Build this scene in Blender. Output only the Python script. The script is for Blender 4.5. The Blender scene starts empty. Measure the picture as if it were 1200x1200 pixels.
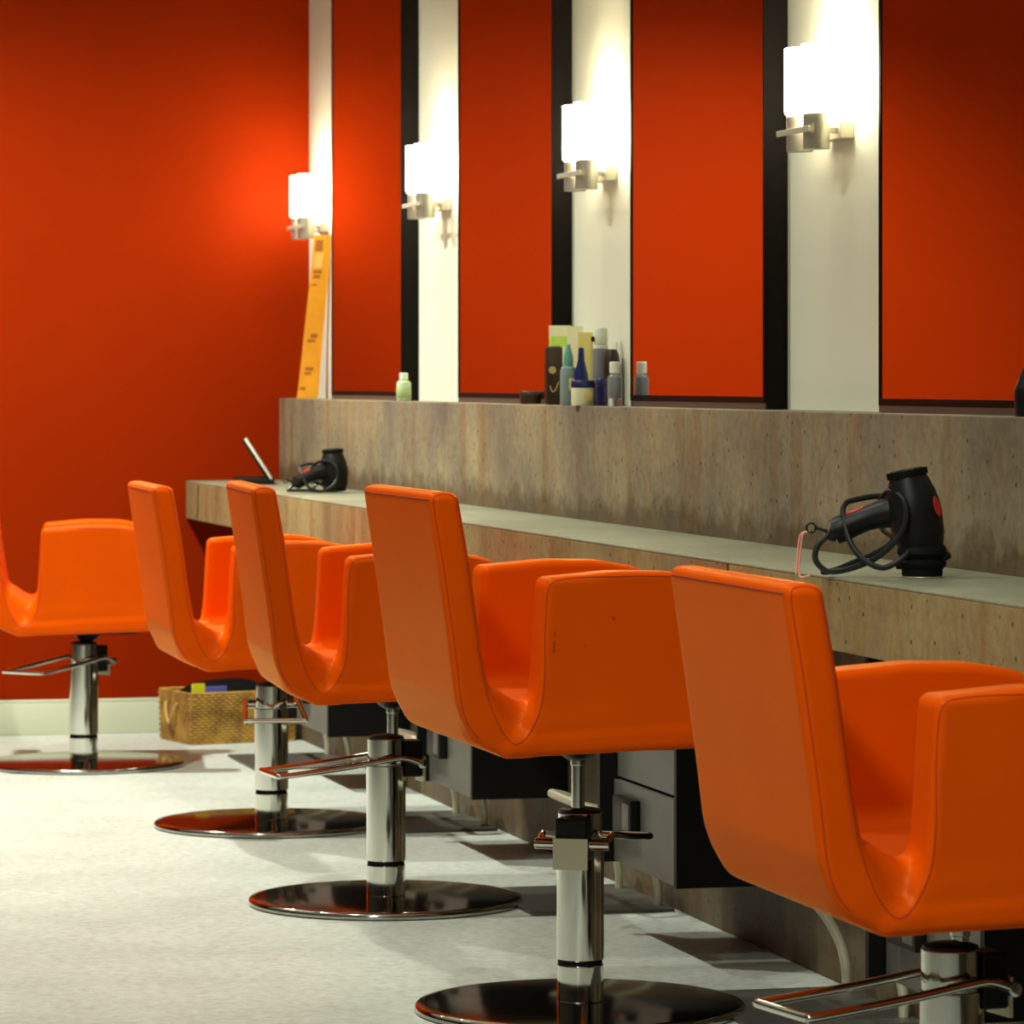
import bpy, bmesh, math, random
import numpy as np
from mathutils import Vector, Matrix
random.seed(7)
S = bpy.context.scene
COL = S.collection

# ------------------------------------------------------------------ camera
A = math.radians(13.81)
cd = bpy.data.cameras.new('camera'); cam = bpy.data.objects.new('camera', cd); COL.objects.link(cam)
cam.location = (0, 0, 1.18); cam.rotation_euler = (math.pi/2, 0, -A)
cd.sensor_width = 36; cd.lens = 144; cd.shift_y = -0.13
cd.clip_start = 0.05; cd.clip_end = 60
cd.dof.use_dof = True; cd.dof.focus_distance = 7.5; cd.dof.aperture_fstop = 13
S.camera = cam

# ------------------------------------------------------------------ world, lights, exposure
S.view_settings.view_transform = 'Standard'; S.view_settings.look = 'None'
S.view_settings.gamma = 1; S.view_settings.use_curve_mapping = False
S.view_settings.exposure = 0.25
w = bpy.data.worlds.new('world'); S.world = w; w.use_nodes = True
w.node_tree.nodes['Background'].inputs[0].default_value = (0.9, 0.95, 1.0, 1)
w.node_tree.nodes['Background'].inputs[1].default_value = 0.03

def spot(loc, aim, power, size=100, blend=0.6, radius=0.04, col=(0.96, 1.0, 0.86)):
    d = bpy.data.lights.new('ceiling_or_booster_spot', 'SPOT'); o = bpy.data.objects.new('ceiling_or_booster_spot', d); COL.objects.link(o)
    d.energy = power; d.spot_size = math.radians(size); d.spot_blend = blend; d.shadow_soft_size = radius; d.color = col
    o.location = loc
    o.rotation_euler = (Vector(aim) - Vector(loc)).to_track_quat('-Z', 'Y').to_euler()
    return o
for yy, pw in ((3.4, 70), (5.2, 60), (7.0, 60), (8.8, 110), (10.6, 190), (12.2, 340)):
    spot((1.05, yy, 2.95), (1.25, yy + 0.2, 0), pw, 125 if yy < 12 else 137, 0.85)
spot((0.0, 3.3, 2.9), (1.95, 5.5, 0.75), 190, 32, 0.7, 0.15)  # added booster, not part of the ceiling row: brightens the nearest chair
spot((0.2, 5.1, 2.9), (1.9, 7.4, 0.75), 110, 30, 0.7, 0.15)  # second added booster, narrow beam to brighten the chair second from camera

# ------------------------------------------------------------------ materials
def mat(name, col, rough=0.5, metal=0.0, spec=0.5, bump=None, emit=None, trans=0.0, ior=1.45, coat=0.0, vary=None):
    m = bpy.data.materials.new(name); m.use_nodes = True
    nt = m.node_tree; p = nt.nodes['Principled BSDF']
    p.inputs['Base Color'].default_value = (*col, 1); p.inputs['Roughness'].default_value = rough
    p.inputs['Metallic'].default_value = metal; p.inputs['Specular IOR Level'].default_value = spec
    p.inputs['Transmission Weight'].default_value = trans; p.inputs['IOR'].default_value = ior
    p.inputs['Coat Weight'].default_value = coat
    if emit:
        p.inputs['Emission Color'].default_value = (*emit[0], 1); p.inputs['Emission Strength'].default_value = emit[1]
    if vary or bump:
        tc = nt.nodes.new('ShaderNodeTexCoord')
    if vary:                                   # (scale, other colour, amount)
        n = nt.nodes.new('ShaderNodeTexNoise'); n.inputs['Scale'].default_value = vary[0]; n.inputs['Detail'].default_value = 6
        r = nt.nodes.new('ShaderNodeValToRGB'); r.color_ramp.elements[0].position = 0.35; r.color_ramp.elements[1].position = 0.68
        r.color_ramp.elements[0].color = (*col, 1); r.color_ramp.elements[1].color = (*vary[1], 1)
        nt.links.new(tc.outputs['Object'], n.inputs['Vector']); nt.links.new(n.outputs['Fac'], r.inputs['Fac'])
        nt.links.new(r.outputs['Color'], p.inputs['Base Color'])
    if bump:                                   # (scale, strength)
        n = nt.nodes.new('ShaderNodeTexNoise'); n.inputs['Scale'].default_value = bump[0]; n.inputs['Detail'].default_value = 4
        b = nt.nodes.new('ShaderNodeBump'); b.inputs['Strength'].default_value = bump[1]; b.inputs['Distance'].default_value = 0.002
        nt.links.new(tc.outputs['Object'], n.inputs['Vector']); nt.links.new(n.outputs['Fac'], b.inputs['Height'])
        nt.links.new(b.outputs['Normal'], p.inputs['Normal'])
    return m

def node(nt, t, **kw):
    n = nt.nodes.new(t)
    for k, v in kw.items():
        if k in n.inputs: n.inputs[k].default_value = v
        else: setattr(n, k, v)
    return n

def concrete(name, c1, c2, c3, rough=0.6, streak=True, pits=True, basestain=None):
    m = bpy.data.materials.new(name); m.use_nodes = True; nt = m.node_tree; L = nt.links.new
    p = nt.nodes['Principled BSDF']; p.inputs['Roughness'].default_value = rough; p.inputs['Specular IOR Level'].default_value = 0.35
    tc = node(nt, 'ShaderNodeTexCoord')
    n1 = node(nt, 'ShaderNodeTexNoise', Scale=2.3, Detail=8.0, Roughness=0.65); L(tc.outputs['Object'], n1.inputs['Vector'])
    r1 = node(nt, 'ShaderNodeValToRGB'); e = r1.color_ramp.elements
    e[0].position = 0.33; e[0].color = (*c1, 1); e[1].position = 0.66; e[1].color = (*c3, 1)
    k = r1.color_ramp.elements.new(0.5); k.color = (*c2, 1)
    L(n1.outputs['Fac'], r1.inputs['Fac']); out = r1.outputs['Color']
    def mul(fac, colr, mode='MULTIPLY'):
        nonlocal out
        mx = node(nt, 'ShaderNodeMix', data_type='RGBA', blend_type=mode)
        L(fac, mx.inputs[0]); L(out, mx.inputs[6]); mx.inputs[7].default_value = (*colr, 1); out = mx.outputs[2]
    nf = node(nt, 'ShaderNodeTexNoise', Scale=38.0, Detail=6.0, Roughness=0.7); L(tc.outputs['Object'], nf.inputs['Vector'])
    rf = node(nt, 'ShaderNodeMapRange'); rf.inputs[1].default_value = 0.42; rf.inputs[2].default_value = 0.7
    L(nf.outputs['Fac'], rf.inputs[0]); mul(rf.outputs[0], (0.72, 0.68, 0.6))
    if streak:
        mp = node(nt, 'ShaderNodeMapping'); mp.inputs['Scale'].default_value = (9, 9, 0.9); L(tc.outputs['Object'], mp.inputs['Vector'])
        n2 = node(nt, 'ShaderNodeTexNoise', Scale=1.0, Detail=6.0); L(mp.outputs[0], n2.inputs['Vector'])
        r2 = node(nt, 'ShaderNodeMapRange'); r2.inputs[1].default_value = 0.5; r2.inputs[2].default_value = 0.72; r2.inputs[4].default_value = 0.75
        L(n2.outputs['Fac'], r2.inputs[0]); mul(r2.outputs[0], (0.8, 0.52, 0.28))
    if pits:
        v = node(nt, 'ShaderNodeTexVoronoi', Scale=26.0); L(tc.outputs['Object'], v.inputs['Vector'])
        r3 = node(nt, 'ShaderNodeMapRange'); r3.inputs[1].default_value = 0.13; r3.inputs[2].default_value = 0.08
        L(v.outputs['Distance'], r3.inputs[0]); mul(r3.outputs[0], (0.25, 0.2, 0.15))
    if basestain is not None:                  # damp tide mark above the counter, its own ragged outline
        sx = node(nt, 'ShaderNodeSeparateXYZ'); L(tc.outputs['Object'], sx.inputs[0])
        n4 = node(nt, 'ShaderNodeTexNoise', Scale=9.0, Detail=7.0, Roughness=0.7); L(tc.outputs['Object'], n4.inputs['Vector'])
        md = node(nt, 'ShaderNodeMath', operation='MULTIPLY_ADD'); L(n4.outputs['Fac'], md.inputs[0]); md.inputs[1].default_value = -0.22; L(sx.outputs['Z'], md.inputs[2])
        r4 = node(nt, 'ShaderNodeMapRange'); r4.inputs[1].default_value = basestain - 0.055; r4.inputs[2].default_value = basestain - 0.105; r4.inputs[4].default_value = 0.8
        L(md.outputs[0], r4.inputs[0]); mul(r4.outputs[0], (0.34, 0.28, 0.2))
    L(out, p.inputs['Base Color'])
    b = node(nt, 'ShaderNodeBump', Strength=0.25, Distance=0.003); L(nf.outputs['Fac'], b.inputs['Height']); L(b.outputs[0], p.inputs['Normal'])
    return m

M = {}
def leather():
    m = bpy.data.materials.new('orange leather'); m.use_nodes = True; nt = m.node_tree; L = nt.links.new
    nt.nodes.remove(nt.nodes['Principled BSDF']); out = nt.nodes['Material Output']
    tc = node(nt, 'ShaderNodeTexCoord')
    n = node(nt, 'ShaderNodeTexNoise', Scale=5.0, Detail=5.0); L(tc.outputs['Object'], n.inputs['Vector'])
    r = node(nt, 'ShaderNodeValToRGB'); e = r.color_ramp.elements
    e[0].position = 0.35; e[0].color = (0.74, 0.082, 0.0006, 1); e[1].position = 0.68; e[1].color = (0.70, 0.074, 0.0005, 1)
    L(n.outputs['Fac'], r.inputs['Fac'])
    g = node(nt, 'ShaderNodeTexNoise', Scale=420.0, Detail=4.0); L(tc.outputs['Object'], g.inputs['Vector'])
    b = node(nt, 'ShaderNodeBump', Strength=0.10, Distance=0.002); L(g.outputs['Fac'], b.inputs['Height'])
    d = node(nt, 'ShaderNodeBsdfDiffuse', Roughness=0.1); L(r.outputs['Color'], d.inputs['Color']); L(b.outputs[0], d.inputs['Normal'])
    s = node(nt, 'ShaderNodeBsdfGlossy', Roughness=0.34); s.inputs['Color'].default_value = (1, 0.56, 0.22, 1); L(b.outputs[0], s.inputs['Normal'])
    f = node(nt, 'ShaderNodeFresnel', IOR=1.4); L(b.outputs[0], f.inputs['Normal'])
    k = node(nt, 'ShaderNodeMath', operation='MULTIPLY'); L(f.outputs[0], k.inputs[0]); k.inputs[1].default_value = 0.5
    x = node(nt, 'ShaderNodeMixShader'); L(k.outputs[0], x.inputs[0]); L(d.outputs[0], x.inputs[1]); L(s.outputs[0], x.inputs[2])
    L(x.outputs[0], out.inputs['Surface'])
    return m
M['leather'] = leather()
M['seam'] = mat('dark seam thread', (0.40, 0.030, 0.001), 0.6)
M['scuff'] = mat('dark scuff', (0.05, 0.006, 0.002), 0.7)
M['chrome'] = mat('polished chrome', (0.66, 0.65, 0.60), 0.07, 1.0)
M['disc'] = mat('polished steel disc', (0.42, 0.40, 0.37), 0.10, 1.0, vary=(14, (0.34, 0.32, 0.29)))
M['brushed'] = mat('brushed nickel', (0.58, 0.55, 0.46), 0.45, 0.85)
M['bar'] = mat('pale satin metal', (0.62, 0.58, 0.46), 0.6, 0.15, spec=0.2)
M['plate'] = mat('satin steel plate', (0.66, 0.63, 0.46), 0.5, 0.5)
M['black'] = mat('black plastic', (0.006, 0.006, 0.006), 0.42, spec=0.3)
M['blackmatte'] = mat('matte black', (0.005, 0.005, 0.005), 0.7, spec=0.15)
M['rubber'] = mat('black rubber cord', (0.012, 0.012, 0.012), 0.35)
M['red'] = mat('red plastic', (0.55, 0.012, 0.012), 0.3)
M['wood'] = mat('black stained wood', (0.006, 0.004, 0.003), 0.5, spec=0.12)
M['brownstrip'] = mat('dark brown strip', (0.09, 0.07, 0.05), 0.4)
M['mirror'] = mat('mirror silvering', (0.93, 0.93, 0.93), 0.0, 1.0)
M['redwall'] = mat('red orange wall paint', (0.27, 0.0175, 0.0001), 0.6, spec=0.03, vary=(1.2, (0.25, 0.0158, 0.0001)))
M['cream'] = mat('cream wall paint', (0.74, 0.73, 0.60), 0.55, spec=0.3)
M['base'] = mat('cream baseboard paint', (0.66, 0.68, 0.52), 0.45)
M['dim'] = mat('taupe wall paint', (0.10, 0.09, 0.07), 0.7)
M['ceil'] = mat('white ceiling paint', (0.8, 0.8, 0.74), 0.8)
M['cabinet'] = mat('grey laminate', (0.13, 0.127, 0.11), 0.42, vary=(6, (0.10, 0.097, 0.085)))
M['cabblack'] = mat('black laminate', (0.004, 0.004, 0.004), 0.5, spec=0.25)
M['floorplate'] = mat('dull steel floor plate', (0.10, 0.095, 0.085), 0.45, 0.3)
M['glass'] = mat('opal glass lit', (0.9, 0.88, 0.8), 0.3, emit=((1.0, 0.90, 0.66), 34))
M['yellowtape'] = mat('yellow ribbon', (0.85, 0.36, 0.01), 0.6, vary=(22, (0.78, 0.30, 0.01)))
M['tapeprint'] = mat('brown print on ribbon', (0.40, 0.13, 0.01), 0.7)
M['tapelight'] = mat('pale yellow label', (0.9, 0.52, 0.13), 0.6)
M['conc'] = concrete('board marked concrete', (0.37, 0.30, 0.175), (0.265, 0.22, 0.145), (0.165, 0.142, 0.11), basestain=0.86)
M['conctop'] = concrete('worn concrete top', (0.32, 0.325, 0.22), (0.27, 0.275, 0.19), (0.22, 0.22, 0.16), 0.42, streak=False, pits=False)
M['concfront'] = concrete('ochre concrete edge', (0.37, 0.27, 0.12), (0.31, 0.22, 0.10), (0.24, 0.17, 0.085))
M['crack'] = mat('brown hairline', (0.10, 0.05, 0.02), 0.8)
M['floor'] = concrete('pale polished concrete floor', (0.74, 0.79, 0.75), (0.68, 0.73, 0.69), (0.60, 0.65, 0.61), 0.38, streak=False, pits=False)
M['pink'] = mat('pink hanging cord', (0.75, 0.30, 0.25), 0.5)
def wicker():
    m = bpy.data.materials.new('woven seagrass'); m.use_nodes = True; nt = m.node_tree; L = nt.links.new
    p = nt.nodes['Principled BSDF']; p.inputs['Roughness'].default_value = 0.65
    tc = node(nt, 'ShaderNodeTexCoord')
    n = node(nt, 'ShaderNodeTexNoise', Scale=16.0, Detail=5.0); L(tc.outputs['Object'], n.inputs['Vector'])
    r = node(nt, 'ShaderNodeValToRGB'); e = r.color_ramp.elements
    e[0].position = 0.32; e[0].color = (0.24, 0.115, 0.018, 1); e[1].position = 0.62; e[1].color = (0.55, 0.31, 0.055, 1)
    L(n.outputs['Fac'], r.inputs['Fac']); L(r.outputs['Color'], p.inputs['Base Color'])
    return m
M['wicker'] = wicker()
M['rope'] = mat('pale rope', (0.62, 0.42, 0.15), 0.7)

# ------------------------------------------------------------------ mesh helpers
def link(name, bm, m, parent=None, smooth=True, angle=40, wn=False):
    me = bpy.data.meshes.new(name)
    bmesh.ops.recalc_face_normals(bm, faces=bm.faces[:])
    bm.to_mesh(me); bm.free()
    me.materials.append(m)
    if smooth:
        me.polygons.foreach_set('use_smooth', [True]*len(me.polygons))
        me.set_sharp_from_angle(angle=math.radians(angle))
    o = bpy.data.objects.new(name, me); COL.objects.link(o)
    if parent: o.parent = parent
    if smooth and wn: o.modifiers.new('weighted', 'WEIGHTED_NORMAL').keep_sharp = True
    return o
def empty(name, loc=(0, 0, 0), rz=0):
    o = bpy.data.objects.new(name, None); COL.objects.link(o); o.location = loc; o.rotation_euler.z = rz; o.empty_display_size = 0.1
    return o
def tag(o, label, cat, group=None, kind=None):
    o['label'] = label; o['category'] = cat
    if group: o['group'] = group
    if kind: o['kind'] = kind
    return o
def struct(o, label=None, cat=None):
    o['kind'] = 'structure'
    if label: o['label'] = label
    if cat: o['category'] = cat
    return o
def box(bm, lo, hi, bev=0.0, seg=2, mx=None):
    vs = []
    c = [(lo[i]+hi[i])/2 for i in range(3)]; s = [hi[i]-lo[i] for i in range(3)]
    r = bmesh.ops.create_cube(bm, size=1, matrix=Matrix.Translation(c) @ Matrix.Diagonal((*s, 1)))
    vs = r['verts']
    if bev > 0:
        es = list({e for v in vs for e in v.link_edges})
        q = bmesh.ops.bevel(bm, geom=es, offset=bev, segments=seg, profile=0.5, affect='EDGES')
        vs = list({v for f in q['faces'] for v in f.verts} | {v for v in vs if v.is_valid})
    if mx is not None: bmesh.ops.transform(bm, matrix=mx, verts=[v for v in vs if v.is_valid])
def lathe(bm, prof, seg=32, loc=(0, 0, 0), mx=None, ell=(1, 1)):
    rings = []; allv = []
    for r, z in prof:
        if r < 1e-6: ring = [bm.verts.new((0, 0, z))]
        else: ring = [bm.verts.new((r*ell[0]*math.cos(2*math.pi*k/seg), r*ell[1]*math.sin(2*math.pi*k/seg), z)) for k in range(seg)]
        rings.append(ring); allv += ring
    for a, b in zip(rings, rings[1:]):
        for k in range(seg):
            k2 = (k+1) % seg
            if len(a) == 1 and len(b) == 1: continue
            if len(a) == 1: bm.faces.new((a[0], b[k], b[k2]))
            elif len(b) == 1: bm.faces.new((a[k], a[k2], b[0]))
            else: bm.faces.new((a[k], a[k2], b[k2], b[k]))
    for ring in (rings[0], rings[-1]):
        if len(ring) > 1: bm.faces.new(ring)
    m = Matrix.Translation(loc)
    if mx is not None: m = m @ mx
    bmesh.ops.transform(bm, matrix=m, verts=allv)
def smooth_path(pts, n=8, closed=False):
    P = [Vector(p) for p in pts]; out = []
    N = len(P)
    rng = range(N if closed else N-1)
    for i in rng:
        p0 = P[(i-1) % N] if (closed or i > 0) else P[0]*2-P[1]
        p1 = P[i]; p2 = P[(i+1) % N]
        p3 = P[(i+2) % N] if (closed or i+2 < N) else P[-1]*2-P[-2]
        for k in range(n):
            t = k/n
            out.append(0.5*((2*p1)+(p2-p0)*t+(2*p0-5*p1+4*p2-p3)*t*t+(3*p1-p0-3*p2+p3)*t**3))
    if not closed: out.append(P[-1])
    return out
def tube(bm, pts, r, seg=10, closed=False, cap=True, flat=None):
    P = [Vector(p) for p in pts]; N = len(P)
    rr = r if isinstance(r, (list, tuple)) else [r]*N
    rings = []; up = None
    for i in range(N):
        if closed: t = (P[(i+1) % N]-P[i-1])
        else: t = P[min(i+1, N-1)]-P[max(i-1, 0)]
        t.normalize()
        if up is None:
            up = Vector((0, 0, 1)) if abs(t.z) < 0.9 else Vector((1, 0, 0))
        u = (up - t*up.dot(t)); u.normalize(); v = t.cross(u); up = u
        f = flat or (1, 1)
        rings.append([bm.verts.new(P[i]+u*(rr[i]*f[0]*math.cos(2*math.pi*k/seg))+v*(rr[i]*f[1]*math.sin(2*math.pi*k/seg))) for k in range(seg)])
    M_ = N if closed else N-1
    for i in range(M_):
        a = rings[i]; b = rings[(i+1) % N]
        for k in range(seg): bm.faces.new((a[k], a[(k+1) % seg], b[(k+1) % seg], b[k]))
    if not closed and cap:
        bm.faces.new(rings[0]); bm.faces.new(rings[-1])
def cylprof(r, z0, z1, b=0.002):
    return [(0, z0), (r-b, z0), (r-0.3*b, z0+0.3*b), (r, z0+b), (r, z0+b+.0006), (r, z1-b-.0006), (r, z1-b), (r-0.3*b, z1-0.3*b), (r-b, z1), (0, z1)]
def dup(root, loc, rz, label, group=None):
    r = root.copy(); COL.objects.link(r); r.location = loc; r.rotation_euler.z = rz; r['label'] = label
    if group: r['group'] = group
    for ch in list(root.children):
        c = ch.copy(); COL.objects.link(c); c.parent = r
        for g in ch.children:
            d = g.copy(); COL.objects.link(d); d.parent = c
    return r
def B(): return bmesh.new()
def bx(name, lo, hi, m, parent=None, bev=0.0):
    bm = B(); box(bm, lo, hi, bev); return link(name, bm, m, parent, wn=bev > 0)

# ------------------------------------------------------------------ the room
XW, XL, YE = 2.63, 2.527, 13.56        # upper wall, low wall face, red end wall
X0, Y0, H = -3.6, -3.0, 3.1
struct(bx('floor', (X0, Y0, -0.1), (XW+0.3, YE, 0), M['floor']), 'pale grey polished concrete floor', 'floor')
struct(bx('ceiling', (X0, Y0, H), (XW+0.3, YE, H+0.1), M['ceil']), 'white ceiling', 'ceiling')
struct(bx('wall_back', (X0, YE, -0.1), (XW+0.3, YE+0.15, H+0.1), M['redwall']), 'red orange painted end wall', 'wall')
struct(bx('wall_left', (X0-0.15, Y0, -0.1), (X0, YE+0.15, H+0.1), M['dim']), 'taupe side wall', 'wall')
struct(bx('wall_front', (X0-0.15, Y0-0.15, -0.1), (XW+0.3, Y0, H+0.1), M['dim']), 'taupe wall behind the viewer', 'wall')
struct(bx('wall_right', (XW, Y0, 1.0), (XW+0.3, YE, H), M['cream']), 'cream wall holding mirrors and sconces', 'wall')
struct(bx('wall_right_lower', (XL, Y0, 0), (XW+0.3, YE, 1.115), M['conc'], bev=0.004), 'stained concrete half wall with a narrow ledge on top', 'wall')
bb = B(); box(bb, (X0, YE-0.016, 0), (XL, YE, 0.105), 0.003); box(bb, (X0, YE-0.012, 0.105), (XL, YE, 0.117), 0.003)
struct(link('baseboard_back', bb, M['base']), 'cream baseboard along the red wall', 'baseboard')

# ------------------------------------------------------------------ concrete counter
XC = 2.21
ctr = tag(empty('counter', (2.37, 8.0, 0.714)), 'long stained concrete counter running below the half wall ledge', 'counter')
def rel(o, root):
    o.parent = root; o.location = -Vector(root.location); return o
rel(bx('slab', (XC, 1.0, 0.714), (XL-0.001, YE-0.001, 0.8355), M['concfront'], bev=0.003), ctr)
rel(bx('countertop', (XC, 1.0, 0.8355), (XL-0.001, YE-0.001, 0.840), M['conctop'], bev=0.0015), ctr)
for (y0, y1, z0, z1) in ((7.305, 7.255, 0.836, 0.72), (13.29, 13.32, 0.83, 0.72), (12.02, 11.98, 0.81, 0.72)):
    bm = B(); ps = [(XC-0.0005, y0+(y1-y0)*t+0.006*math.sin(7*t), z0+(z1-z0)*t) for t in [k/10 for k in range(11)]]
    tube(bm, ps, 0.0035, 6, flat=(1, 1)); rel(link('crack', bm, M['crack']), ctr)

# ------------------------------------------------------------------ mirrors
XF = 2.578
mlabels = ['tall black-edged mirror farthest along, just in front of the red wall',
           'tall black-edged mirror beside the green bottle, right of the second sconce from the red wall',
           'tall black-edged mirror with the group of hair products at its far edge',
           'widest tall black-edged mirror at the right edge of the photo']
def make_mirror():
    r = empty('wall_mirror', (XW, 12.39, 1.115))
    hw = 0.53; d = XF-XW; zt = 1.42
    # local: x 0 at wall to d at face; y -hw (near) .. hw
    bm = B()
    box(bm, (d+0.004, -hw, 0.0), (0.0, hw, zt))
    link('backing_box', bm, M['wood'], r, smooth=False)
    bm = B()
    fl = 0.011
    box(bm, (d, -hw, 0.014), (d+0.006, hw, 0.027)); box(bm, (d, -hw, zt-0.02), (d+0.006, hw, zt))
    box(bm, (d, -hw, 0.027), (d+0.006, -hw+fl, zt-0.02)); box(bm, (d, hw-fl, 0.027), (d+0.006, hw, zt-0.02))
    link('frame', bm, M['wood'], r, smooth=False)
    bx('mirror_glass', (d+0.002, -hw+fl, 0.027), (d+0.0042, hw-fl, zt-0.02), M['mirror'], r)
    bx('base_strip', (d+0.001, -hw, 0.0), (d+0.006, hw, 0.014), M['brownstrip'], r)
    return r
m0 = make_mirror(); tag(m0, mlabels[0], 'mirror', 'mirrors along the cream wall')
for i in (1, 2, 3): dup(m0, (XW, 12.39-1.8*i, 1.115), 0, mlabels[i])

# ------------------------------------------------------------------ sconces
slabels = ['lit twin-glass wall sconce beside the red wall, with the yellow ribbon below it',
           'lit twin-glass wall sconce second from the red wall, above the small green bottle',
           'lit twin-glass wall sconce above the group of hair products',
           'lit twin-glass wall sconce nearest the camera, largest of the row']
def make_sconce():
    r = empty('wall_sconce', (XW, 13.29, 1.680))
    bx('backplate', (-0.030, -0.07, -0.017), (0, 0.07, 0.017), M['brushed'], r, bev=0.002)
    for y in (-0.055, 0.035): bx('arm', (-0.076, y, -0.006), (-0.03, y+0.02, 0.006), M['brushed'], r, bev=0.001)
    bx('crossbar', (-0.106, -0.095, -0.006), (-0.101, 0.115, 0.006), M['bar'], r, bev=0.001)
    for y in (-0.055, 0.055):
        bm = B(); lathe(bm, [(0, -0.043), (0.026, -0.043), (0.027, -0.041), (0.027, 0.028), (0.025, 0.03), (0, 0.03)], 28, (-0.075, y, 0.004))
        link('lamp_cup', bm, M['brushed'], r)
        bm = B(); lathe(bm, [(0, 0.0302), (0.024, 0.0302), (0.030, 0.034), (0.031, 0.04), (0.031, 0.166), (0.029, 0.168), (0.027, 0.166), (0.027, 0.06), (0, 0.06)], 28, (-0.075, y, 0.004))
        link('glass_shade', bm, M['glass'], r)
    return r
s0 = make_sconce(); tag(s0, slabels[0], 'wall lamp', 'sconces along the cream wall')
for i in (1, 2, 3): dup(s0, (XW, 13.29-1.8*i, 1.680), 0, slabels[i])

# ------------------------------------------------------------------ cabinets under the counter
clabels = ['grey-fronted black cabinet hung under the far end of the counter, near the basket',
           'grey-fronted cabinet with black sides, left below the second chair from camera',
           'grey-fronted black cabinet with a square handle under the counter between the two nearest chairs',
           'grey-fronted black cabinet under the counter behind the nearest chair pump']
def make_cabinet(wd=0.50):
    r = empty('cabinet', (2.29, 9.94, 0.155))
    h = 0.714-0.155-0.002; dpt = XL-2.29-0.004
    bm = B(); t = 0.018
    box(bm, (-0.004, -wd/2, 0), (dpt, -wd/2+t, h)); box(bm, (-0.034, wd/2-t, 0), (dpt, wd/2, h))
    box(bm, (0.02, -wd/2+t, 0), (dpt, wd/2-t, t)); box(bm, (0.02, -wd/2+t, h-t), (dpt, wd/2-t, h)); box(bm, (dpt-0.01, -wd/2+t, t), (dpt, wd/2-t, h-t))
    link('carcass', bm, M['cabblack'], r, smooth=False)
    dr = bx('drawer', (0.004, -wd/2+t+0.002, 0.182), (0.02, wd/2-t-0.003, h-0.02), M['cabinet'], r, bev=0.0015)
    d2 = bx('door', (-0.004, -wd/2+t+0.002, 0.003), (0.014, wd/2-t-0.003, 0.176), M['cabinet'], r, bev=0.0015)
    bm = B(); box(bm, (-0.026, 0.02, 0.075), (-0.004, 0.16, 0.150), 0.002)
    link('handle', bm, M['black'], d2)
    bm = B(); box(bm, (-0.0275, 0.03, 0.085), (-0.0255, 0.08, 0.14), 0.001)
    link('handle_plate', bm, M['cabinet'], d2)
    return r
c0 = make_cabinet(); tag(c0, clabels[1], 'cabinet', 'cabinets under the counter')
c0.location = (2.29, 9.955, 0.155)
for i, yy in ((0, 11.75), (2, 8.165), (3, 6.40)): dup(c0, (2.29, yy, 0.155), 0, clabels[i])

# ------------------------------------------------------------------ floor footrests at each station
flabels = ['bent-tube floor footrest on a steel plate, in front of the far cabinet by the basket',
           'bent-tube floor footrest on a steel plate, behind the third chair pump from the camera',
           'bent-tube floor footrest on a steel plate, right of the second chair pump from the camera',
           'bent-tube floor footrest beside the nearest chair, one pale hoop end curving to the floor']
def make_floorrest():
    r = empty('floor_footrest', (2.36, 12.4, 0))
    bx('floor_plate', (-0.17, -0.23, 0.0), (0.155, 0.23, 0.008), M['floorplate'], r, bev=0.002)
    bm = B()
    half = [(0.135, .165, 0.008), (0.134, .165, 0.05), (0.118, .165, 0.11), (0.075, .165, 0.175), (0.02, .165, 0.215), (-0.02, .155, 0.228), (-0.032, .12, 0.23)]
    p = [(x, -y, z) for x, y, z in half] + half[::-1]
    tube(bm, smooth_path(p, 5), 0.010, 10)
    link('foot_bar', bm, M['plate'], r)
    return r
f0 = make_floorrest(); tag(f0, flabels[0], 'footrest', 'floor footrests under the counter')
for i, yy in ((1, 10.62), (2, 8.95), (3, 7.30)): dup(f0, (2.36, yy, 0), 0, flabels[i])

# ------------------------------------------------------------------ salon chair upholstery from a distance field
W = 0.57; TA = 0.088
BACK = [(-.352, .474), (-.334, .35), (-.3125, .2), (-.300, .095), (-.283, .05), (-.255, .018), (-.215, 0), (-.15, .002), (-.15, .035), (-.195, .04), (-.222, .075), (-.240, .13), (-.253, .2), (-.274, .35), (-.296, .474)]
PAN = [(-.22, 0), (.20, .012), (.20, .052), (-.21, .032)]
ARM = [(-.136, .318), (-.146, .144), (-.156, .075), (-.178, .034), (-.20, .022), (-.21, 0), (.20, .012), (.20, .295), (.17, .315), (.10, .327), (0, .329)]
SEAT = [(-.27, .03), (.19, .03), (.19, .092), (.05, .098), (-.16, .086), (-.23, .125)]
def soften(poly, mx=0.03, it=2):
    q = []
    for a, b in zip(poly, poly[1:]+poly[:1]):
        n = max(1, int(math.dist(a, b)/mx))
        q += [(a[0]+(b[0]-a[0])*k/n, a[1]+(b[1]-a[1])*k/n) for k in range(n)]
    for _ in range(it):
        r = []
        for a, b in zip(q, q[1:]+q[:1]):
            r += [(a[0]*.75+b[0]*.25, a[1]*.75+b[1]*.25), (a[0]*.25+b[0]*.75, a[1]*.25+b[1]*.75)]
        q = r
    return q
BACK, PAN, ARM, SEAT = soften(BACK), soften(PAN), soften(ARM), soften(SEAT)
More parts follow.
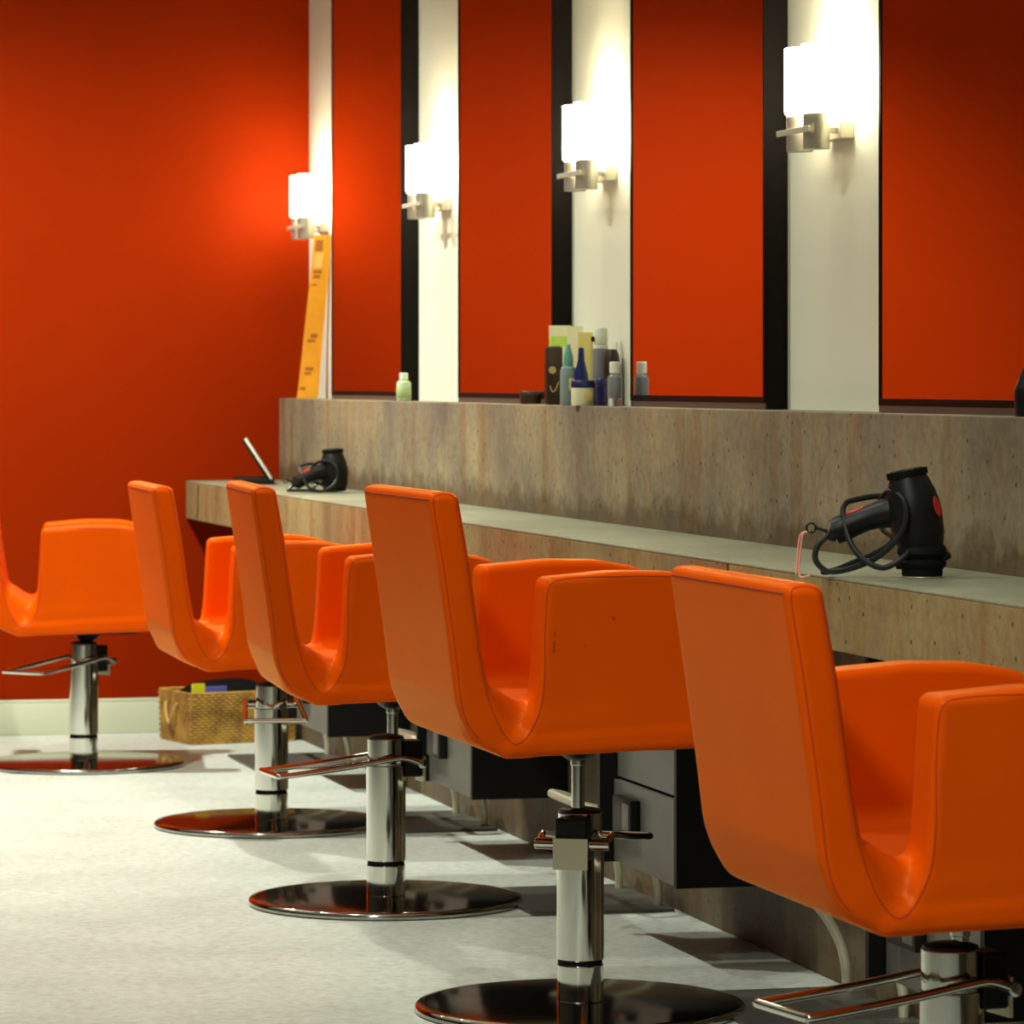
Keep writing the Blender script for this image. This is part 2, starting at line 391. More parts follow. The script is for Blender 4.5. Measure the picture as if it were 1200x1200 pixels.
def polysdf(px, pz, poly):
    v = np.array(poly); n = len(v)
    d = np.full(px.shape, 1e9); s = np.ones(px.shape)
    for i in range(n):
        a = v[i]; b = v[i-1]
        e = b-a; wx = px-a[0]; wz = pz-a[1]
        t = np.clip((wx*e[0]+wz*e[1])/(e@e), 0, 1)
        d = np.minimum(d, (wx-e[0]*t)**2+(wz-e[1]*t)**2)
        c1 = pz >= a[1]; c2 = pz < b[1]; c3 = e[0]*wz > e[1]*wx
        s = np.where((c1 & c2 & c3) | (~c1 & ~c2 & ~c3), -s, s)
    return s*np.sqrt(d)
def ext(d2, dy, r):
    a = d2+r; b = dy+r
    return np.minimum(np.maximum(a, b), 0)+np.sqrt(np.maximum(a, 0)**2+np.maximum(b, 0)**2)-r
def smin(a, b, k):
    h = np.clip(0.5+0.5*(b-a)/k, 0, 1)
    return b*(1-h)+a*h-k*h*(1-h)
def sdf(x, y, z, grid=False):
    ay = np.abs(y)
    if grid: x = x[:, :1, :]; z = z[:, :1, :]
    back = ext(polysdf(x, z, BACK), ay-W/2, 0.017)
    pan = ext(polysdf(x, z, PAN), ay-W/2, 0.012)
    arm = ext(polysdf(x, z, ARM), np.abs(ay-(W/2-TA/2))-TA/2, 0.014)
    seat = ext(polysdf(x, z, SEAT), ay-(W/2-0.022), 0.03)
    d = smin(back, pan, 0.012)
    d = smin(d, arm, 0.014)
    return smin(d, seat, 0.035)
def grad(P, h=5e-4):
    x, y, z = P.T
    g = np.stack([sdf(x+h, y, z)-sdf(x-h, y, z), sdf(x, y+h, z)-sdf(x, y-h, z), sdf(x, y, z+h)-sdf(x, y, z-h)], 1)
    return g/np.maximum(np.linalg.norm(g, axis=1, keepdims=True), 1e-9)
def project(P, it=4):
    for _ in range(it):
        P = P-grad(P)*sdf(*P.T)[:, None]*0.95
    return P
def surface_nets(step=0.0075):
    lo = np.array([-.38, -.31, -.02]); hi = np.array([.225, .31, .50])
    n = np.ceil((hi-lo)/step).astype(int)+1
    ax = [lo[i]+step*np.arange(n[i]) for i in range(3)]
    X, Y, Z = np.meshgrid(*ax, indexing='ij')
    D = sdf(X, Y, Z, True); ins = D < 0
    c = np.zeros(n-1, int)
    for i in (0, 1):
        for j in (0, 1):
            for k in (0, 1): c += ins[i:n[0]-1+i, j:n[1]-1+j, k:n[2]-1+k]
    act = (c > 0) & (c < 8); idx = np.full(act.shape, -1); idx[act] = np.arange(act.sum())
    ijk = np.argwhere(act); P = lo+step*(ijk+0.5)
    P = project(P, 6)
    faces = []
    for a in range(3):
        b, d = (a+1) % 3, (a+2) % 3
        s0 = [slice(0, -1)]*3; s0[a] = slice(0, n[a]-1)
        I0 = np.take(ins, range(n[a]-1), axis=a); I1 = np.take(ins, range(1, n[a]), axis=a)
        for e in np.argwhere(I0 != I1):
            if e[b] == 0 or e[d] == 0 or e[b] >= n[b]-1 or e[d] >= n[d]-1: continue
            q = []
            for ob, od in ((-1, -1), (0, -1), (0, 0), (-1, 0)):
                f = e.copy(); f[b] += ob; f[d] += od; q.append(idx[tuple(f)])
            if ins[tuple(e)]: faces.append(q)
            else: faces.append(q[::-1])
    return P, np.array(faces)
VP, VF = surface_nets()
VN = grad(VP)
fc = VP[VF].mean(1)
# which part a face belongs to: arms, back, seat
isarm = (np.abs(fc[:, 1]) > W/2-TA-0.004) & (fc[:, 0] > -0.205+0.05*np.clip((fc[:, 2]-.03)/.05, 0, 1)) & ~((fc[:, 2] < 0.006) & (np.abs(fc[:, 1]) < W/2-.012))
isback = ~isarm & (fc[:, 0] < -0.175-np.clip((fc[:, 2]-0.03), 0, .1)*0.6)
isseat = ~isarm & ~isback
def part_mesh(name, mask):
    f = VF[mask]; u, inv = np.unique(f, return_inverse=True); f = inv.reshape(f.shape)
    me = bpy.data.meshes.new(name); me.from_pydata(VP[u].tolist(), [], f.tolist()); me.materials.append(M['leather'])
    me.polygons.foreach_set('use_smooth', [True]*len(me.polygons))
    me.normals_split_custom_set_from_vertices(VN[u].tolist())
    return me
ME = {'backrest': part_mesh('backrest', isback), 'seat': part_mesh('seat', isseat),
      'armA': part_mesh('armrest', isarm & (fc[:, 1] < 0)), 'armB': part_mesh('armrest', isarm & (fc[:, 1] > 0))}
# stitched seams
def seam_mesh(side):
    bm = B()
    outline = [(-.262, .030), (-.290, .075), (-.306, .2), (-.328, .35), (-.345, .464), (-.300, .467), (-.278, .35), (-.258, .2), (-.246, .13), (-.228, .068), (-.203, .028),
               (-.183, .026), (-.163, .05), (-.146, .09), (-.140, .144), (-.131, .308), (0, .322), (.10, .320), (.165, .309), (.193, .289), (.193, .03)]
    ps = smooth_path([(x, side*(W/2+.003), z) for x, z in outline], 6)
    P = project(np.array([tuple(p) for p in ps]), 5)
    tube(bm, [tuple(p) for p in P], 0.0010, 6)
    return link('seam', bm, M['seam'])
def back_seam():
    bm = B()
    P = project(np.array([(-.352, y, .460) for y in np.linspace(-W/2+.012, W/2-.012, 20)]), 5)
    tube(bm, [tuple(p) for p in P], 0.0010, 6)
    return link('seam', bm, M['seam'])
seams = [seam_mesh(-1), seam_mesh(1), back_seam()]
SM = [s.data for s in seams]
for s in seams: bpy.data.objects.remove(s)

def child(name, me, parent, loc=(0, 0, 0), rz=0):
    o = bpy.data.objects.new(name, me); COL.objects.link(o); o.parent = parent; o.location = loc; o.rotation_euler.z = rz
    if name in ('footrest_bracket', 'bracket_plate', 'seat_plate'): o.modifiers.new('weighted', 'WEIGHTED_NORMAL')
    return o
# base meshes (shared)
def mesh_of(name, bm, m):
    o = link(name, bm, m); me = o.data; bpy.data.objects.remove(o); return me
bm = B(); lathe(bm, [(0, 0), (0.302, 0), (0.309, 0.003), (0.310, 0.008), (0.309, 0.012), (0.304, 0.016), (0.29, 0.0175), (0.06, 0.019), (0, 0.019)], 96)
ME['base'] = mesh_of('base_disc', bm, M['disc'])
bm = B(); lathe(bm, cylprof(0.0435, 0.019, 0.088), 48); ME['pumpfoot'] = mesh_of('pump_foot', bm, M['chrome'])
bm = B(); lathe(bm, cylprof(0.0415, 0.088, 0.096, .001), 48); ME['ring'] = mesh_of('pump_ring', bm, M['blackmatte'])
bm = B(); lathe(bm, cylprof(0.0445, 0.096, 0.312), 48); ME['pump'] = mesh_of('pump_cylinder', bm, M['chrome'])
bm = B(); lathe(bm, cylprof(0.0415, 0.312, 0.372), 48); ME['head'] = mesh_of('pump_head', bm, M['chrome'])
bm = B(); lathe(bm, [(0, .372), (.040, .372), (.040, .376), (.03, .379), (.018, .381), (0, .381)], 40); ME['cap'] = mesh_of('pump_cap', bm, M['black'])
# bracket behind pump (at -x of the footrest direction), footrest points to +x
bm = B(); box(bm, (-0.078, -0.030, 0.285), (-0.036, 0.030, 0.366), 0.004); ME['bracket'] = mesh_of('footrest_bracket', bm, M['black'])
bm = B(); box(bm, (-0.084, -0.033, 0.272), (-0.078, 0.033, 0.330), 0.001); ME['bplate'] = mesh_of('bracket_plate', bm, M['plate'])
def pivot(s):
    bm = B(); lathe(bm, cylprof(0.0105, 0, 0.040), 20, (-0.066, s*0.031, 0.318), Matrix.Rotation(-s*math.pi/2, 4, 'X'))
    return mesh_of('pivot_bolt', bm, M['chrome'])
ME['piv0'] = pivot(-1); ME['piv1'] = pivot(1)
bm = B()
hw = 0.0775; zp = 0.318; ze = 0.300
fp = [(-0.066, -0.064, zp), (-0.03, -0.066, zp+0.012), (0.0, -0.068, zp+0.012), (0.12, -0.073, zp-0.004), (0.255, -hw, ze), (0.266, -hw+0.004, ze), (0.27, -hw+0.015, ze), (0.27, hw-0.015, ze), (0.266, hw-0.004, ze), (0.255, hw, ze), (0.12, 0.073, zp-0.004), (0.0, 0.068, zp+0.012), (-0.03, 0.066, zp+0.012), (-0.066, 0.064, zp)]
tube(bm, smooth_path(fp, 5), 0.0068, 10); ME['footrest'] = mesh_of('footrest', bm, M['chrome'])
bm = B(); box(bm, (-.14, -.10, -.010), (.14, .10, -.001), .002); box(bm, (-.17, .105, -.009), (.15, .13, -.001), .002); box(bm, (-.17, -.13, -.009), (.15, -.105, -.001), .002)
ME['splate'] = mesh_of('seat_plate', bm, M['black'])
bm = B(); lathe(bm, [(0, -.034), (.020, -.034), (.030, -.028), (.042, -.016), (.052, -.010), (0, -.010)], 32); ME['hub'] = mesh_of('hub', bm, M['black'])
def chair(loc, yaw, zb, fyaw, label, shift=0.016, pre=(0, 0)):
    r = empty('salon_chair', (loc[0], loc[1], 0)); tag(r, label, 'salon chair', 'orange salon chairs')
    fy = math.radians(fyaw); yw = math.radians(yaw)
    ox, oy = -shift*math.cos(fy), -shift*math.sin(fy)
    sl = (ox+pre[0], oy+pre[1], zb)
    for nm, k in (('backrest', 'backrest'), ('seat', 'seat'), ('armrest', 'armA'), ('armrest', 'armB')): child(nm, ME[k], r, sl, yw)
    for s in SM: child('seam', s, r, sl, yw)
    child('seat_plate', ME['splate'], r, sl, yw); child('hub', ME['hub'], r, (ox, oy, zb), 0)
    bm = B(); lathe(bm, cylprof(0.0125, 0.380, zb-0.03, .001), 20, (ox, oy, 0)); lathe(bm, cylprof(0.0145, zb-.045, zb-0.034, .001), 20, (ox, oy, 0))
    o = link('piston', bm, M['chrome'], r)
    for nm, k in (('base_disc', 'base'), ('pump_foot', 'pumpfoot'), ('pump_ring', 'ring'), ('pump_cylinder', 'pump'), ('pump_head', 'head'), ('pump_cap', 'cap')): child(nm, ME[k], r)
    br = child('footrest_bracket', ME['bracket'], r, (0, 0, 0), fy)
    child('bracket_plate', ME['bplate'], br); child('pivot_bolt', ME['piv0'], br); child('pivot_bolt', ME['piv1'], br)
    child('footrest', ME['footrest'], r, (0, 0, 0), fy)
    return r
chair((1.714, 12.45), -8, 0.415, 219.5, 'orange leather salon chair farthest left before the red wall, backrest cut off')
chair((1.964, 10.65), -2, 0.432, 262, 'orange leather salon chair just in front of the wicker basket')
chair((1.925, 9.02), -4.2, 0.4725, 184, 'middle orange leather salon chair of the row, footrest pointing left')
ch4 = chair((1.950, 7.40), 0.3, 0.505, 62.4, 'orange leather salon chair with dark scuffs on its arm, second from the camera')
chair((1.993, 5.50), 0, 0.433, 190, 'largest orange leather salon chair, nearest the camera at the right edge')
# scuffs on the near arm of that chair
bm = B()
for (x, z, l, tl) in ((-.120, .195, .020, .1), (-.118, .218, .008, -.3), (-.062, .196, .004, .2), (-.010, .245, .005, 1.2)):
    P = project(np.array([(x+tl*t*l*.3, -W/2-.002, z+l*(t-.5)) for t in (0, .33, .66, 1)]), 4)
    tube(bm, [tuple(p) for p in P], 0.0012, 6)
o = link('scuff', bm, M['scuff'], ch4); o.location = [c.location for c in ch4.children if c.name.startswith('backrest')][0]

# ------------------------------------------------------------------ hair dryers on the counter
def dryer(loc, rz, label, full=True):
    r = empty('hair_dryer', loc, rz); tag(r, label, 'hair dryer')
    b0 = 0.046 if full else 0.004
    R = Matrix.Translation((0, 0, b0)) @ Matrix.Rotation(math.radians(-11 if full else -4), 4, 'Y')
    bm = B(); lathe(bm, [(0, 0), (.034, 0), (.038, .004), (.044, .03), (.0465, .06), (.046, .08), (.042, .10), (.035, .122), (.0315, .130), (0, .130)], 36, (0, 0, 0), R)
    body = link('barrel', bm, M['black'], r)
    bm = B(); lathe(bm, [(.0, .128), (.033, .128), (.034, .131), (.033, .139), (.026, .142), (0, .142)], 36, (0, 0, 0), R)
    for k in range(18):
        a = k*math.pi/9; box(bm, (.032, -.002, .1285), (.0355, .002, .140), 0, mx=R @ Matrix.Rotation(a, 4, 'Z'))
    link('intake_grille', bm, M['blackmatte'], r)
    bm = B(); lathe(bm, [(0, -.006), (.0085, -.006), (.009, 0), (.0085, .004), (0, .006)], 24, (0, 0, 0), R @ Matrix.Translation((.0405, -.0225, .070)) @ Matrix.Rotation(math.radians(-29), 4, 'Z') @ Matrix.Rotation(math.radians(84), 4, 'Y') @ Matrix.Diagonal((2.0, 1, .35, 1)))
    link('red_badge', bm, M['red'], r)
    if full:
        bm = B(); lathe(bm, [(0, .002), (.033, .002), (.035, .005), (.035, .014), (.041, .020), (.042, .026), (.036, .032), (.043, .041), (.042, .050), (.036, .058), (0, .058)], 36)
        box(bm, (.01, -.014, .012), (.062, .014, .026), .004, mx=Matrix.Translation((.0, 0, -.004)) @ Matrix.Rotation(-.45, 4, 'Y'))
        box(bm, (-.045, -.012, .014), (-.02, .012, .024), .004)
        link('nozzle', bm, M['blackmatte'], r)
        bm = B(); lathe(bm, cylprof(.036, 0, .0025, .0008), 36); link('steel_ring', bm, M['brushed'], r)
    # handle towards -x
    bm = B(); hz = b0+0.068
    hp = smooth_path([(-.02, 0, hz), (-.055, 0, hz-.003), (-.09, 0, hz-.012), (-.125, 0, hz-.026), (-.15, 0, hz-.036)], 5)
    n = len(hp); tube(bm, hp, [.026-.005*i/n + .002*math.sin(9*i/n) for i in range(n)], 18, flat=(1, .85))
    lathe(bm, [(0, -.008), (.016, -.008), (.018, -.004), (.018, .004), (.016, .008), (0, .008)], 20, (-.15, 0, hz-.036), Matrix.Rotation(math.radians(-70), 4, 'Y'))
    h = link('handle', bm, M['black'], r)
    bm = B(); box(bm, (-.136, -.009, hz-.012), (-.095, .009, hz-.002), .003, mx=Matrix.Translation((0, 0, .0)) @ Matrix.Translation((-.115, 0, hz-.007)) @ Matrix.Rotation(math.radians(-21), 4, 'Y') @ Matrix.Translation((.115, 0, -hz+.007+.004)))
    link('switch', bm, M['red'], h)
    # cord wound round the handle
    bm = B()
    zc = 0.009
    p = [(-.158, 0, hz-.040), (-.178, .0, hz-.06), (-.182, -.004, max(zc, hz-.085)), (-.16, -.012, max(zc, hz-.104)), (-.12, -.03, max(zc, hz-.098)), (-.07, -.048, max(zc, hz-.075)), (-.03, -.056, hz-.03), (-.028, -.045, hz+.018), (-.055, -.01, hz+.034),
         (-.075, .026, hz+.01), (-.07, .03, hz-.03), (-.05, .006, hz-.045), (-.02, -.030, max(zc, hz-.065)), (-.06, -.05, max(zc, hz-.095)), (-.10, -.045, max(zc, hz-.08)), (-.125, -.026, hz-.045), (-.135, .0, hz+.004), (-.115, .024, hz+.018), (-.06, .04, hz+.022), (-.03, .05, hz-.01), (-.06, .045, max(zc, hz-.06)), (-.13, .03, max(zc, hz-.095)), (-.16, .0, max(zc, hz-.108)), (-.17, -.01, zc)]
    tube(bm, smooth_path(p, 7), .0052, 8)
    link('cord', bm, M['rubber'], r)
    bm = B(); tube(bm, [(-.19+.008*math.cos(t), 0, hz-.030+.008*math.sin(t)) for t in [k*math.pi/8 for k in range(16)]], .002, 6, closed=True)
    tube(bm, [(-.182, 0, hz-.030), (-.162, 0, hz-.036)], .003, 6)
    lp = link('hanging_loop', bm, M['rubber'], r)
    if full:
        bm = B(); tube(bm, smooth_path([(-.192, 0, hz-.036), (-.203, 0, hz-.04), (-.207, 0, hz-.06), (-.210, -.003, .003), (-.19, -.015, .0025)], 6), .0018, 6)
        tube(bm, smooth_path([(-.194, .003, hz-.036), (-.208, .003, hz-.042), (-.213, .003, hz-.07), (-.216, 0, .003)], 6), .0018, 6)
        link('pink_string', bm, M['pink'], lp)
    return r
dryer((2.355, 6.64, 0.8402), math.radians(-22), 'black hair dryer with red switch and wound cord standing on the near counter')
dryer((2.41, 12.02, 0.8402), math.radians(20), 'black hair dryer on the far counter beside the laptop', full=False).scale = (0.9, 0.9, 0.9)

# ------------------------------------------------------------------ half closed laptop on the far counter
lt = tag(empty('laptop', (2.392, 13.08, 0.8402), -0.18), 'half-closed laptop with pale lid and black base on the far end of the counter', 'laptop')
bx('keyboard_base', (-.105, -.12, .0), (.03, .12, .022), M['black'], lt, bev=.006)
bm = B(); box(bm, (-.0105, -.12, 0), (-.002, .12, .155), .003, mx=Matrix.Translation((.018, 0, .016)) @ Matrix.Rotation(math.radians(-33), 4, 'Y')); link('screen', bm, M['black'], lt)
M['lid'] = mat('pale laptop lid', (0.72, 0.76, 0.62), 0.3)
bm = B(); box(bm, (-.002, -.12, 0), (.006, .12, .155), .003, mx=Matrix.Translation((.018, 0, .016)) @ Matrix.Rotation(math.radians(-33), 4, 'Y')); link('lid', bm, M['lid'], lt)

# ------------------------------------------------------------------ products on the ledge
ZL = 1.1152
def pxm(name, col, rough=0.35, **k): return mat(name, col, rough, **k)
M['p_green'] = pxm('pale green plastic', (0.45, 0.60, 0.35)); M['p_white'] = pxm('white plastic', (0.75, 0.76, 0.62))
M['p_label'] = pxm('olive label', (0.35, 0.42, 0.18), 0.5); M['p_brown'] = pxm('dark brown plastic', (0.035, 0.018, 0.010))
M['p_cream'] = pxm('cream plastic', (0.75, 0.72, 0.48)); M['p_lime'] = pxm('lime print', (0.48, 0.70, 0.10), 0.5)
M['p_tealgrey'] = pxm('grey blue plastic', (0.20, 0.27, 0.26)); M['p_teal'] = pxm('teal cap', (0.11, 0.30, 0.24)); M['p_navy'] = pxm('navy plastic', (0.008, 0.012, 0.09))
M['p_grey'] = pxm('grey plastic', (0.19, 0.20, 0.21)); M['p_clear'] = pxm('clear plastic', (0.85, 0.88, 0.86), 0.08, trans=0.85); M['p_gold'] = pxm('gold print', (0.5, 0.38, 0.15), 0.4)
M['p_yel'] = pxm('yellow plastic', (0.68, 0.58, 0.18)); M['p_pink'] = pxm('pink label', (0.65, 0.25, 0.18), 0.5); M['p_frost'] = pxm('frosted cap', (0.62, 0.66, 0.5), 0.4)
gx = lambda x: (0.971*(x+580)/4800)/(0.971-0.2387*(x-600)/4800)
def prod(name, X, Y, label, cat='bottle', group=None):
    return tag(empty(name, (X, Y, ZL)), label, cat, group)
def L(parent, name, prof, m, seg=28, ell=(1, 1), mx=None):
    bm = B(); lathe(bm, prof, seg, (0, 0, 0), mx, ell); return link(name, bm, m, parent)
GP = 'hair products on the ledge'
def bottle(r, h, neck, cap_r, cap_h, mb, mc, root, label=None, ell=(1, 1)):
    sh = h-neck
    L(root, 'body', [(0, 0), (r*.9, 0), (r, .003), (r, sh*.86), (r*.93, sh*.93), (r*.7, sh*.985), (cap_r*.85, sh), (cap_r*.85, h), (0, h)], mb, ell=ell)
    L(root, 'cap', [(0, h-neck*.8), (cap_r, h-neck*.8), (cap_r, h-neck*.8+cap_h-.002), (cap_r-.002, h-neck*.8+cap_h), (0, h-neck*.8+cap_h)], mc)
    if label: L(root, 'label', [(r+.0003, sh*.15), (r+.0008, sh*.16), (r+.0008, sh*.66), (r+.0003, sh*.67)], label, ell=ell)
# green bottle by the first mirror
o = prod('lotion_bottle', 2.552, 2.552/gx(473), 'small pale green bottle standing alone on the ledge below the second sconce from red wall', group=None)
bottle(.021, .072, .012, .0125, .020, M['p_green'], M['p_white'], o, M['p_label'])
def at(x, X): return X, X/gx(x)
X, Y = at(622, 2.560); o = prod('jar', X, Y, 'flat dark brown jar at the left end of the product group', 'jar', GP)
L(o, 'body', [(0, 0), (.027, 0), (.028, .003), (.028, .018), (0, .018)], M['p_brown']); L(o, 'lid', [(0, .018), (.0285, .018), (.0285, .031), (.027, .033), (0, .033)], M['p_brown'])
X, Y = at(648.5, 2.556); o = prod('product_tube', X, Y, 'dark brown standing tube with a gold dot behind the spray bottle', 'tube', GP)
bm = B(); box(bm, (-.021, -.016, 0), (.021, .016, .146), .006)
link('body', bm, M['p_brown'], o)
L(o, 'gold_emblem', [(0, 0), (.0095, 0), (.0095, .0006), (0, .0006)], M['p_gold'], mx=Matrix.Translation((-.007, -.0158, .087)) @ Matrix.Rotation(math.pi/2, 4, 'X'))
bm = B(); tube(bm, smooth_path([(-.013, -.0162, .048), (-.008, -.0162, .034), (.0, -.0162, .036), (.010, -.0162, .058)], 5), .0016, 6)
link('gold_print', bm, M['p_gold'], o)
def squeeze(X, Y, h, w_, d_, mb, mc, label, stripe=None):
    o = prod('squeeze_tube', X, Y, label, 'tube', GP)
    bm = B(); seg = 24; rings = []
    for (z, a, b_) in ((.03, w_*.5, d_), (.034, w_*.52, d_), (h*.5, w_*.54, d_*.75), (h*.9, w_*.57, d_*.2), (h, w_*.58, .0015)):
        rings.append([bm.verts.new((a*math.cos(2*math.pi*k/seg), b_*math.sin(2*math.pi*k/seg), z)) for k in range(seg)])
    for p_, q in zip(rings, rings[1:]):
        for k in range(seg): bm.faces.new((p_[k], p_[(k+1) % seg], q[(k+1) % seg], q[k]))
    bm.faces.new(rings[0]); bm.faces.new(rings[-1]); link('body', bm, mb, o)
    L(o, 'cap', [(0, 0), (w_*.42, 0), (w_*.44, .002), (w_*.44, .03), (0, .03)], mc)
    if stripe:
        bm = B(); rings = []
        for (z, a, b_) in ((h*.74, w_*.556, d_*.44+.001), (h*.86, w_*.5665, d_*.27+.001)):
            rings.append([bm.verts.new((a*math.cos(2*math.pi*k/seg), b_*math.sin(2*math.pi*k/seg), z)) for k in range(seg)])
        for k in range(seg): bm.faces.new((rings[0][k], rings[0][(k+1) % seg], rings[1][(k+1) % seg], rings[1][k]))
        link('print_band', bm, stripe, o)
    return o
squeeze(gx(656)*10.03, 10.03, .200, .050, .018, M['p_cream'], M['p_white'], 'tall cream tube with a lime band rising behind the brown tube', M['p_lime'])
squeeze(gx(674)*9.92, 9.92, .196, .036, .016, M['p_cream'], M['p_cream'], 'second cream tube, tallest pale one beside the lime-banded tube')
squeeze(gx(686)*9.84, 9.84, .180, .034, .016, M['p_yel'], M['p_cream'], 'yellow tube behind the navy bottle')
X, Y = at(666, 2.545); o = prod('spray_bottle', X, Y, 'grey blue bottle with a teal tapered cap at the front of the group', group=GP)
L(o, 'body', [(0, 0), (.019, 0), (.0205, .003), (.0205, .082), (.018, .092), (.012, .096), (0, .096)], M['p_tealgrey'])
L(o, 'cap', [(0, .0955), (.0125, .0955), (.0115, .12), (.007, .138), (.004, .15), (0, .15)], M['p_teal'])
bm = B(); box(bm, (-.004, -.0215, .036), (.010, -.0185, .066), .0008); link('label', bm, M['p_yel'], o)
X, Y = at(681, 2.572); o = prod('navy_bottle', X, Y, 'navy cone-topped bottle standing behind the white jar', group=GP)
L(o, 'body', [(0, 0), (.019, 0), (.020, .003), (.020, .05), (.017, .075), (.0085, .11), (.0075, .132), (0, .132)], M['p_navy']); L(o, 'cap', [(0, .1322), (.0075, .1322), (.0065, .141), (0, .142)], M['p_navy'])
X, Y = at(683, 2.536); Y -= .03; X = 2.562; Y = X/gx(683)-.0; o = prod('jar', 2.541, 2.541/gx(683), 'white jar with a glossy navy lid in front of the group', 'jar', GP)
L(o, 'body', [(0, 0), (.027, 0), (.0285, .003), (.0285, .042), (.0265, .044), (0, .044)], M['p_cream']); L(o, 'lid', [(0, .0442), (.029, .0442), (.029, .058), (.027, .061), (0, .062)], M['p_navy'])
bm = B(); box(bm, (-.004, -.0292, .010), (.016, -.0245, .034), .0008); link('label', bm, M['p_yel'], o)
X, Y = at(704.5, 2.556); o = prod('navy_bottle', X, Y, 'short navy bottle between the white jar and the clear bottle', group=GP)
L(o, 'body', [(0, 0), (.011, 0), (.012, .003), (.012, .048), (0, .05)], M['p_navy']); L(o, 'cap', [(0, .0502), (.0125, .0502), (.0125, .062), (.010, .066), (0, .067)], M['p_navy'])
X, Y = at(704, 2.585); o = prod('pump_bottle', X, Y, 'tall grey bottle with a clear dome cap behind the clear bottle', group=GP)
L(o, 'body', [(0, 0), (.0195, 0), (.0205, .003), (.0205, .128), (.019, .138), (0, .139)], M['p_grey']); L(o, 'collar', [(0, .1392), (.018, .1392), (.018, .147), (.012, .149), (0, .149)], M['p_white'])
L(o, 'cap', [(0, .1492), (.0165, .1492), (.0165, .185), (.014, .189), (0, .19)], M['p_frost'])
bm = B(); box(bm, (-.024, -.005, .155), (-.0168, .005, .168), .002); link('nozzle', bm, M['black'], o)
X, Y = at(717, 2.600); o = prod('brown_bottle', X, Y, 'dark brown slant-shouldered bottle behind the tall grey bottle', group=GP)
L(o, 'body', [(0, 0), (.021, 0), (.022, .003), (.020, .10), (.017, .122), (.012, .136), (0, .137)], M['p_brown'])
o = prod('clear_bottle', 2.547, 9.345, 'small clear bottle with a white cap at the right end of the product group', group=GP)
bottle(.0165, .088, .012, .0125, .027, M['p_clear'], M['p_white'], o); L(o, 'label', [(.0168, .02), (.0172, .021), (.0172, .068), (.0168, .069)], M['p_grey'])
# black cone bottle at the right edge
o = prod('black_bottle', 2.556, 2.556/gx(1207), 'black cone-shaped bottle on the ledge cut off by the right edge of the photo')
L(o, 'body', [(0, 0), (.025, 0), (.027, .003), (.027, .045), (.025, .052), (.010, .088), (.009, .095), (0, .096)], M['black']); L(o, 'cap', [(0, .0962), (.010, .0962), (.010, .118), (.008, .121), (0, .121)], M['black'])

# ------------------------------------------------------------------ yellow ribbon hanging from the first sconce
rb = tag(empty('ribbon', (2.57, 13.22, 1.118)), 'yellow printed ribbon hanging from the sconce by the red wall down to the ledge', 'ribbon')
def ribbon_pt(u, t):            # t 0 bottom..1 top, u -1..1 across
    xc = 2.565 + 0.050*t**0.8; wd = 0.036 - 0.008*t
    z = 1.1165 + 0.535*t
    y = 13.20 + 0.012*math.sin(5*t) + 0.006*u*math.sin(3*t+1)
    return (xc+u*wd-2.57-0.012, y-13.22, z-1.118)
def strip(u0, u1, t0, t1, off, m, name, parent, nt=30, nu=4):
    bm = B(); front = []; back = []
    for i in range(nt+1):
        t = t0+(t1-t0)*i/nt; fr = []; bk = []
        for j in range(nu+1):
            u = u0+(u1-u0)*j/nu; p = ribbon_pt(u, t)
            fr.append(bm.verts.new((p[0], p[1]-off, p[2]))); bk.append(bm.verts.new((p[0], p[1]-off+.0008, p[2])))
        front.append(fr); back.append(bk)
    for G in (front, back):
        for i in range(nt):
            for j in range(nu): bm.faces.new((G[i][j], G[i][j+1], G[i+1][j+1], G[i+1][j]))
    for i in range(nt):
        for j in (0, nu): bm.faces.new((front[i][j], front[i+1][j], back[i+1][j], back[i][j]))
    for i in (0, nt):
        for j in range(nu): bm.faces.new((front[i][j], front[i][j+1], back[i][j+1], back[i][j]))
    return link(name, bm, m, parent)
strip(-1, 1, 0, 1, 0, M['yellowtape'], 'cloth', rb)
strip(-.75, .1, .90, .97, .001, M['tapeprint'], 'print', rb, 4, 3); strip(-.7, .2, .80, .89, .001, M['tapelight'], 'pale_patch', rb, 4, 3)
for (a, b_, c, d) in ((-.75, .2, .765, .785), (-.7, .05, .735, .755), (-.8, -.2, .69, .70), (-.3, .4, .37, .395), (-.6, .2, .345, .36), (-.5, .3, .17, .19), (-.55, .1, .145, .16), (-.8, -.3, .05, .07)):
    strip(a, b_, c, d, .001, M['tapeprint'], 'print', rb, 2, 3)
# ------------------------------------------------------------------ wicker basket
bk = tag(empty('basket', (2.147, 13.06, 0), math.radians(13)), 'woven seagrass basket with rope handle on the floor by the red wall', 'basket')
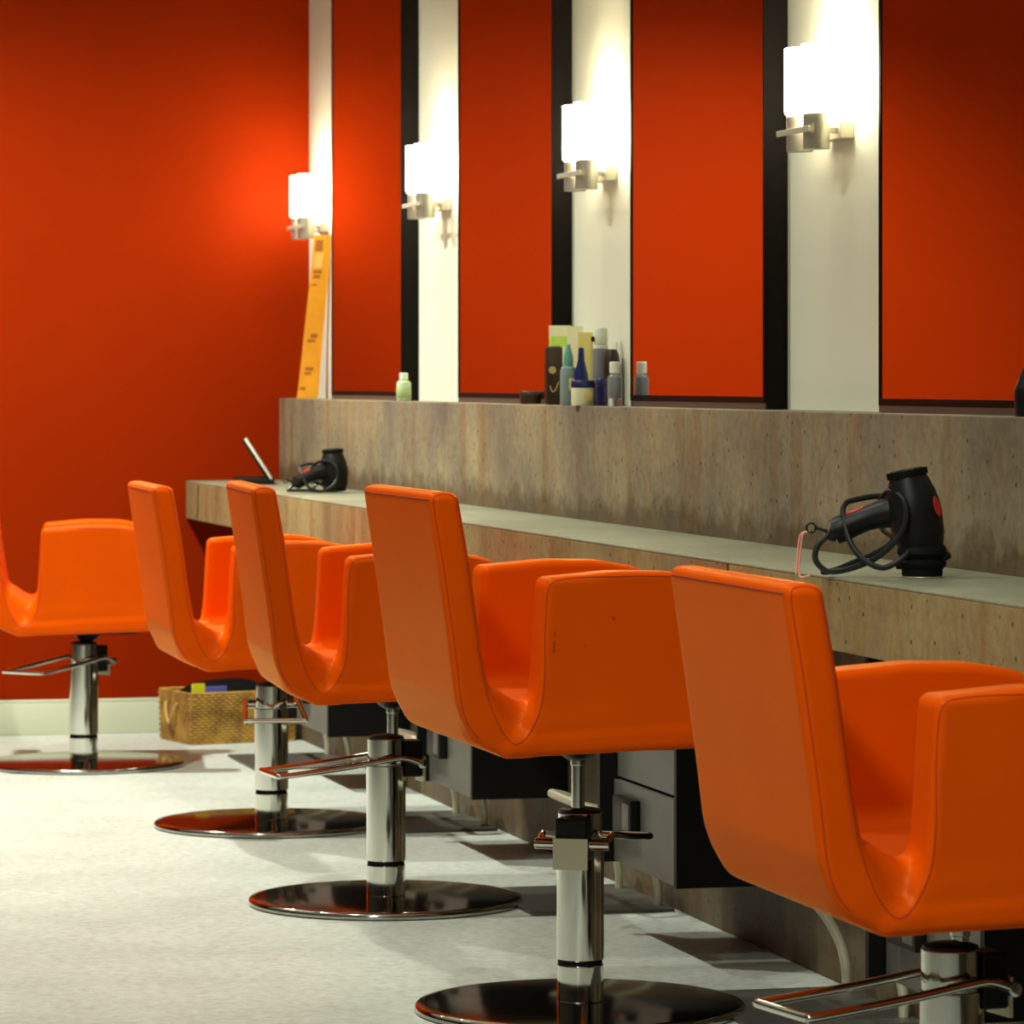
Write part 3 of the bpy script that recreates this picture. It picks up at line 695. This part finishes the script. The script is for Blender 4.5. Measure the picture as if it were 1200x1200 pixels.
# local: corner at origin, x along right face, y along left face
bw, bd, bh = 0.36, 0.26, 0.168
bm = B(); n = 19
for i in range(n):
    z = (i+.5)*bh/n; f = 0.004*(i/n); rr = bh/n*0.56
    pts = []
    cs = [(-f, -f), (bw+f, -f), (bw+f, bd+f), (-f, bd+f)]
    for a in range(4):
        p, q = cs[a], cs[(a+1) % 4]; L_ = math.dist(p, q); k_ = max(2, int(L_/.012))
        for t in range(k_):
            s = t/k_; wv = 0.0016*(1 if (t+i) % 2 else -1)
            nx, ny = [(0, -1), (1, 0), (0, 1), (-1, 0)][a]
            pts.append((p[0]+(q[0]-p[0])*s+nx*wv, p[1]+(q[1]-p[1])*s+ny*wv, z))
    tube(bm, pts, rr, 8, closed=True)
box(bm, (0.002, 0.002, 0.001), (bw-.002, bd-.002, .01))
link('woven_body', bm, M['wicker'], bk)
bm = B(); tube(bm, smooth_path([(-.013, .185, .128), (-.02, .17, .10), (-.022, .14, .062), (-.02, .115, .095), (-.013, .095, .128)], 6), .005, 8); link('rope_handle', bm, M['rope'], bk)
bg = tag(empty('bag', (2.147, 13.06, 0.026), math.radians(13)), 'black bag bulging out of the wicker basket', 'bag')
bm = B()
bmesh.ops.create_icosphere(bm, subdivisions=4, radius=1)
rnd = random.Random(3)
for v in bm.verts:
    c = v.co.copy(); nse = 0.06*math.sin(5*c.x+1)*math.cos(4*c.y)+0.05*math.sin(9*c.y+2*c.x)
    sx = math.copysign(abs(c.x)**.55, c.x); sy = math.copysign(abs(c.y)**.55, c.y); sz = math.copysign(abs(c.z)**.7, c.z)
    v.co = Vector((bw/2+sx*(bw/2-.022), bd/2+sy*(bd/2-.022), .086+sz*(.078+.10*nse)))
link('bag_body', bm, M['blackmatte'], bg)
M['pk_y'] = mat('yellow card', (0.75, 0.72, 0.02), 0.5); M['pk_b'] = mat('violet blue card', (0.13, 0.13, 0.52), 0.5)
pk = tag(empty('packet', (2.147, 13.06, 0.0), math.radians(13)), 'yellow and violet-blue packet tucked inside the basket front', 'packet')
bx('yellow_end', (.008, .010, .10), (.052, .020, .196), M['pk_y'], pk, bev=.001); bx('blue_face', (.052, .010, .10), (.128, .020, .186), M['pk_b'], pk, bev=.001)
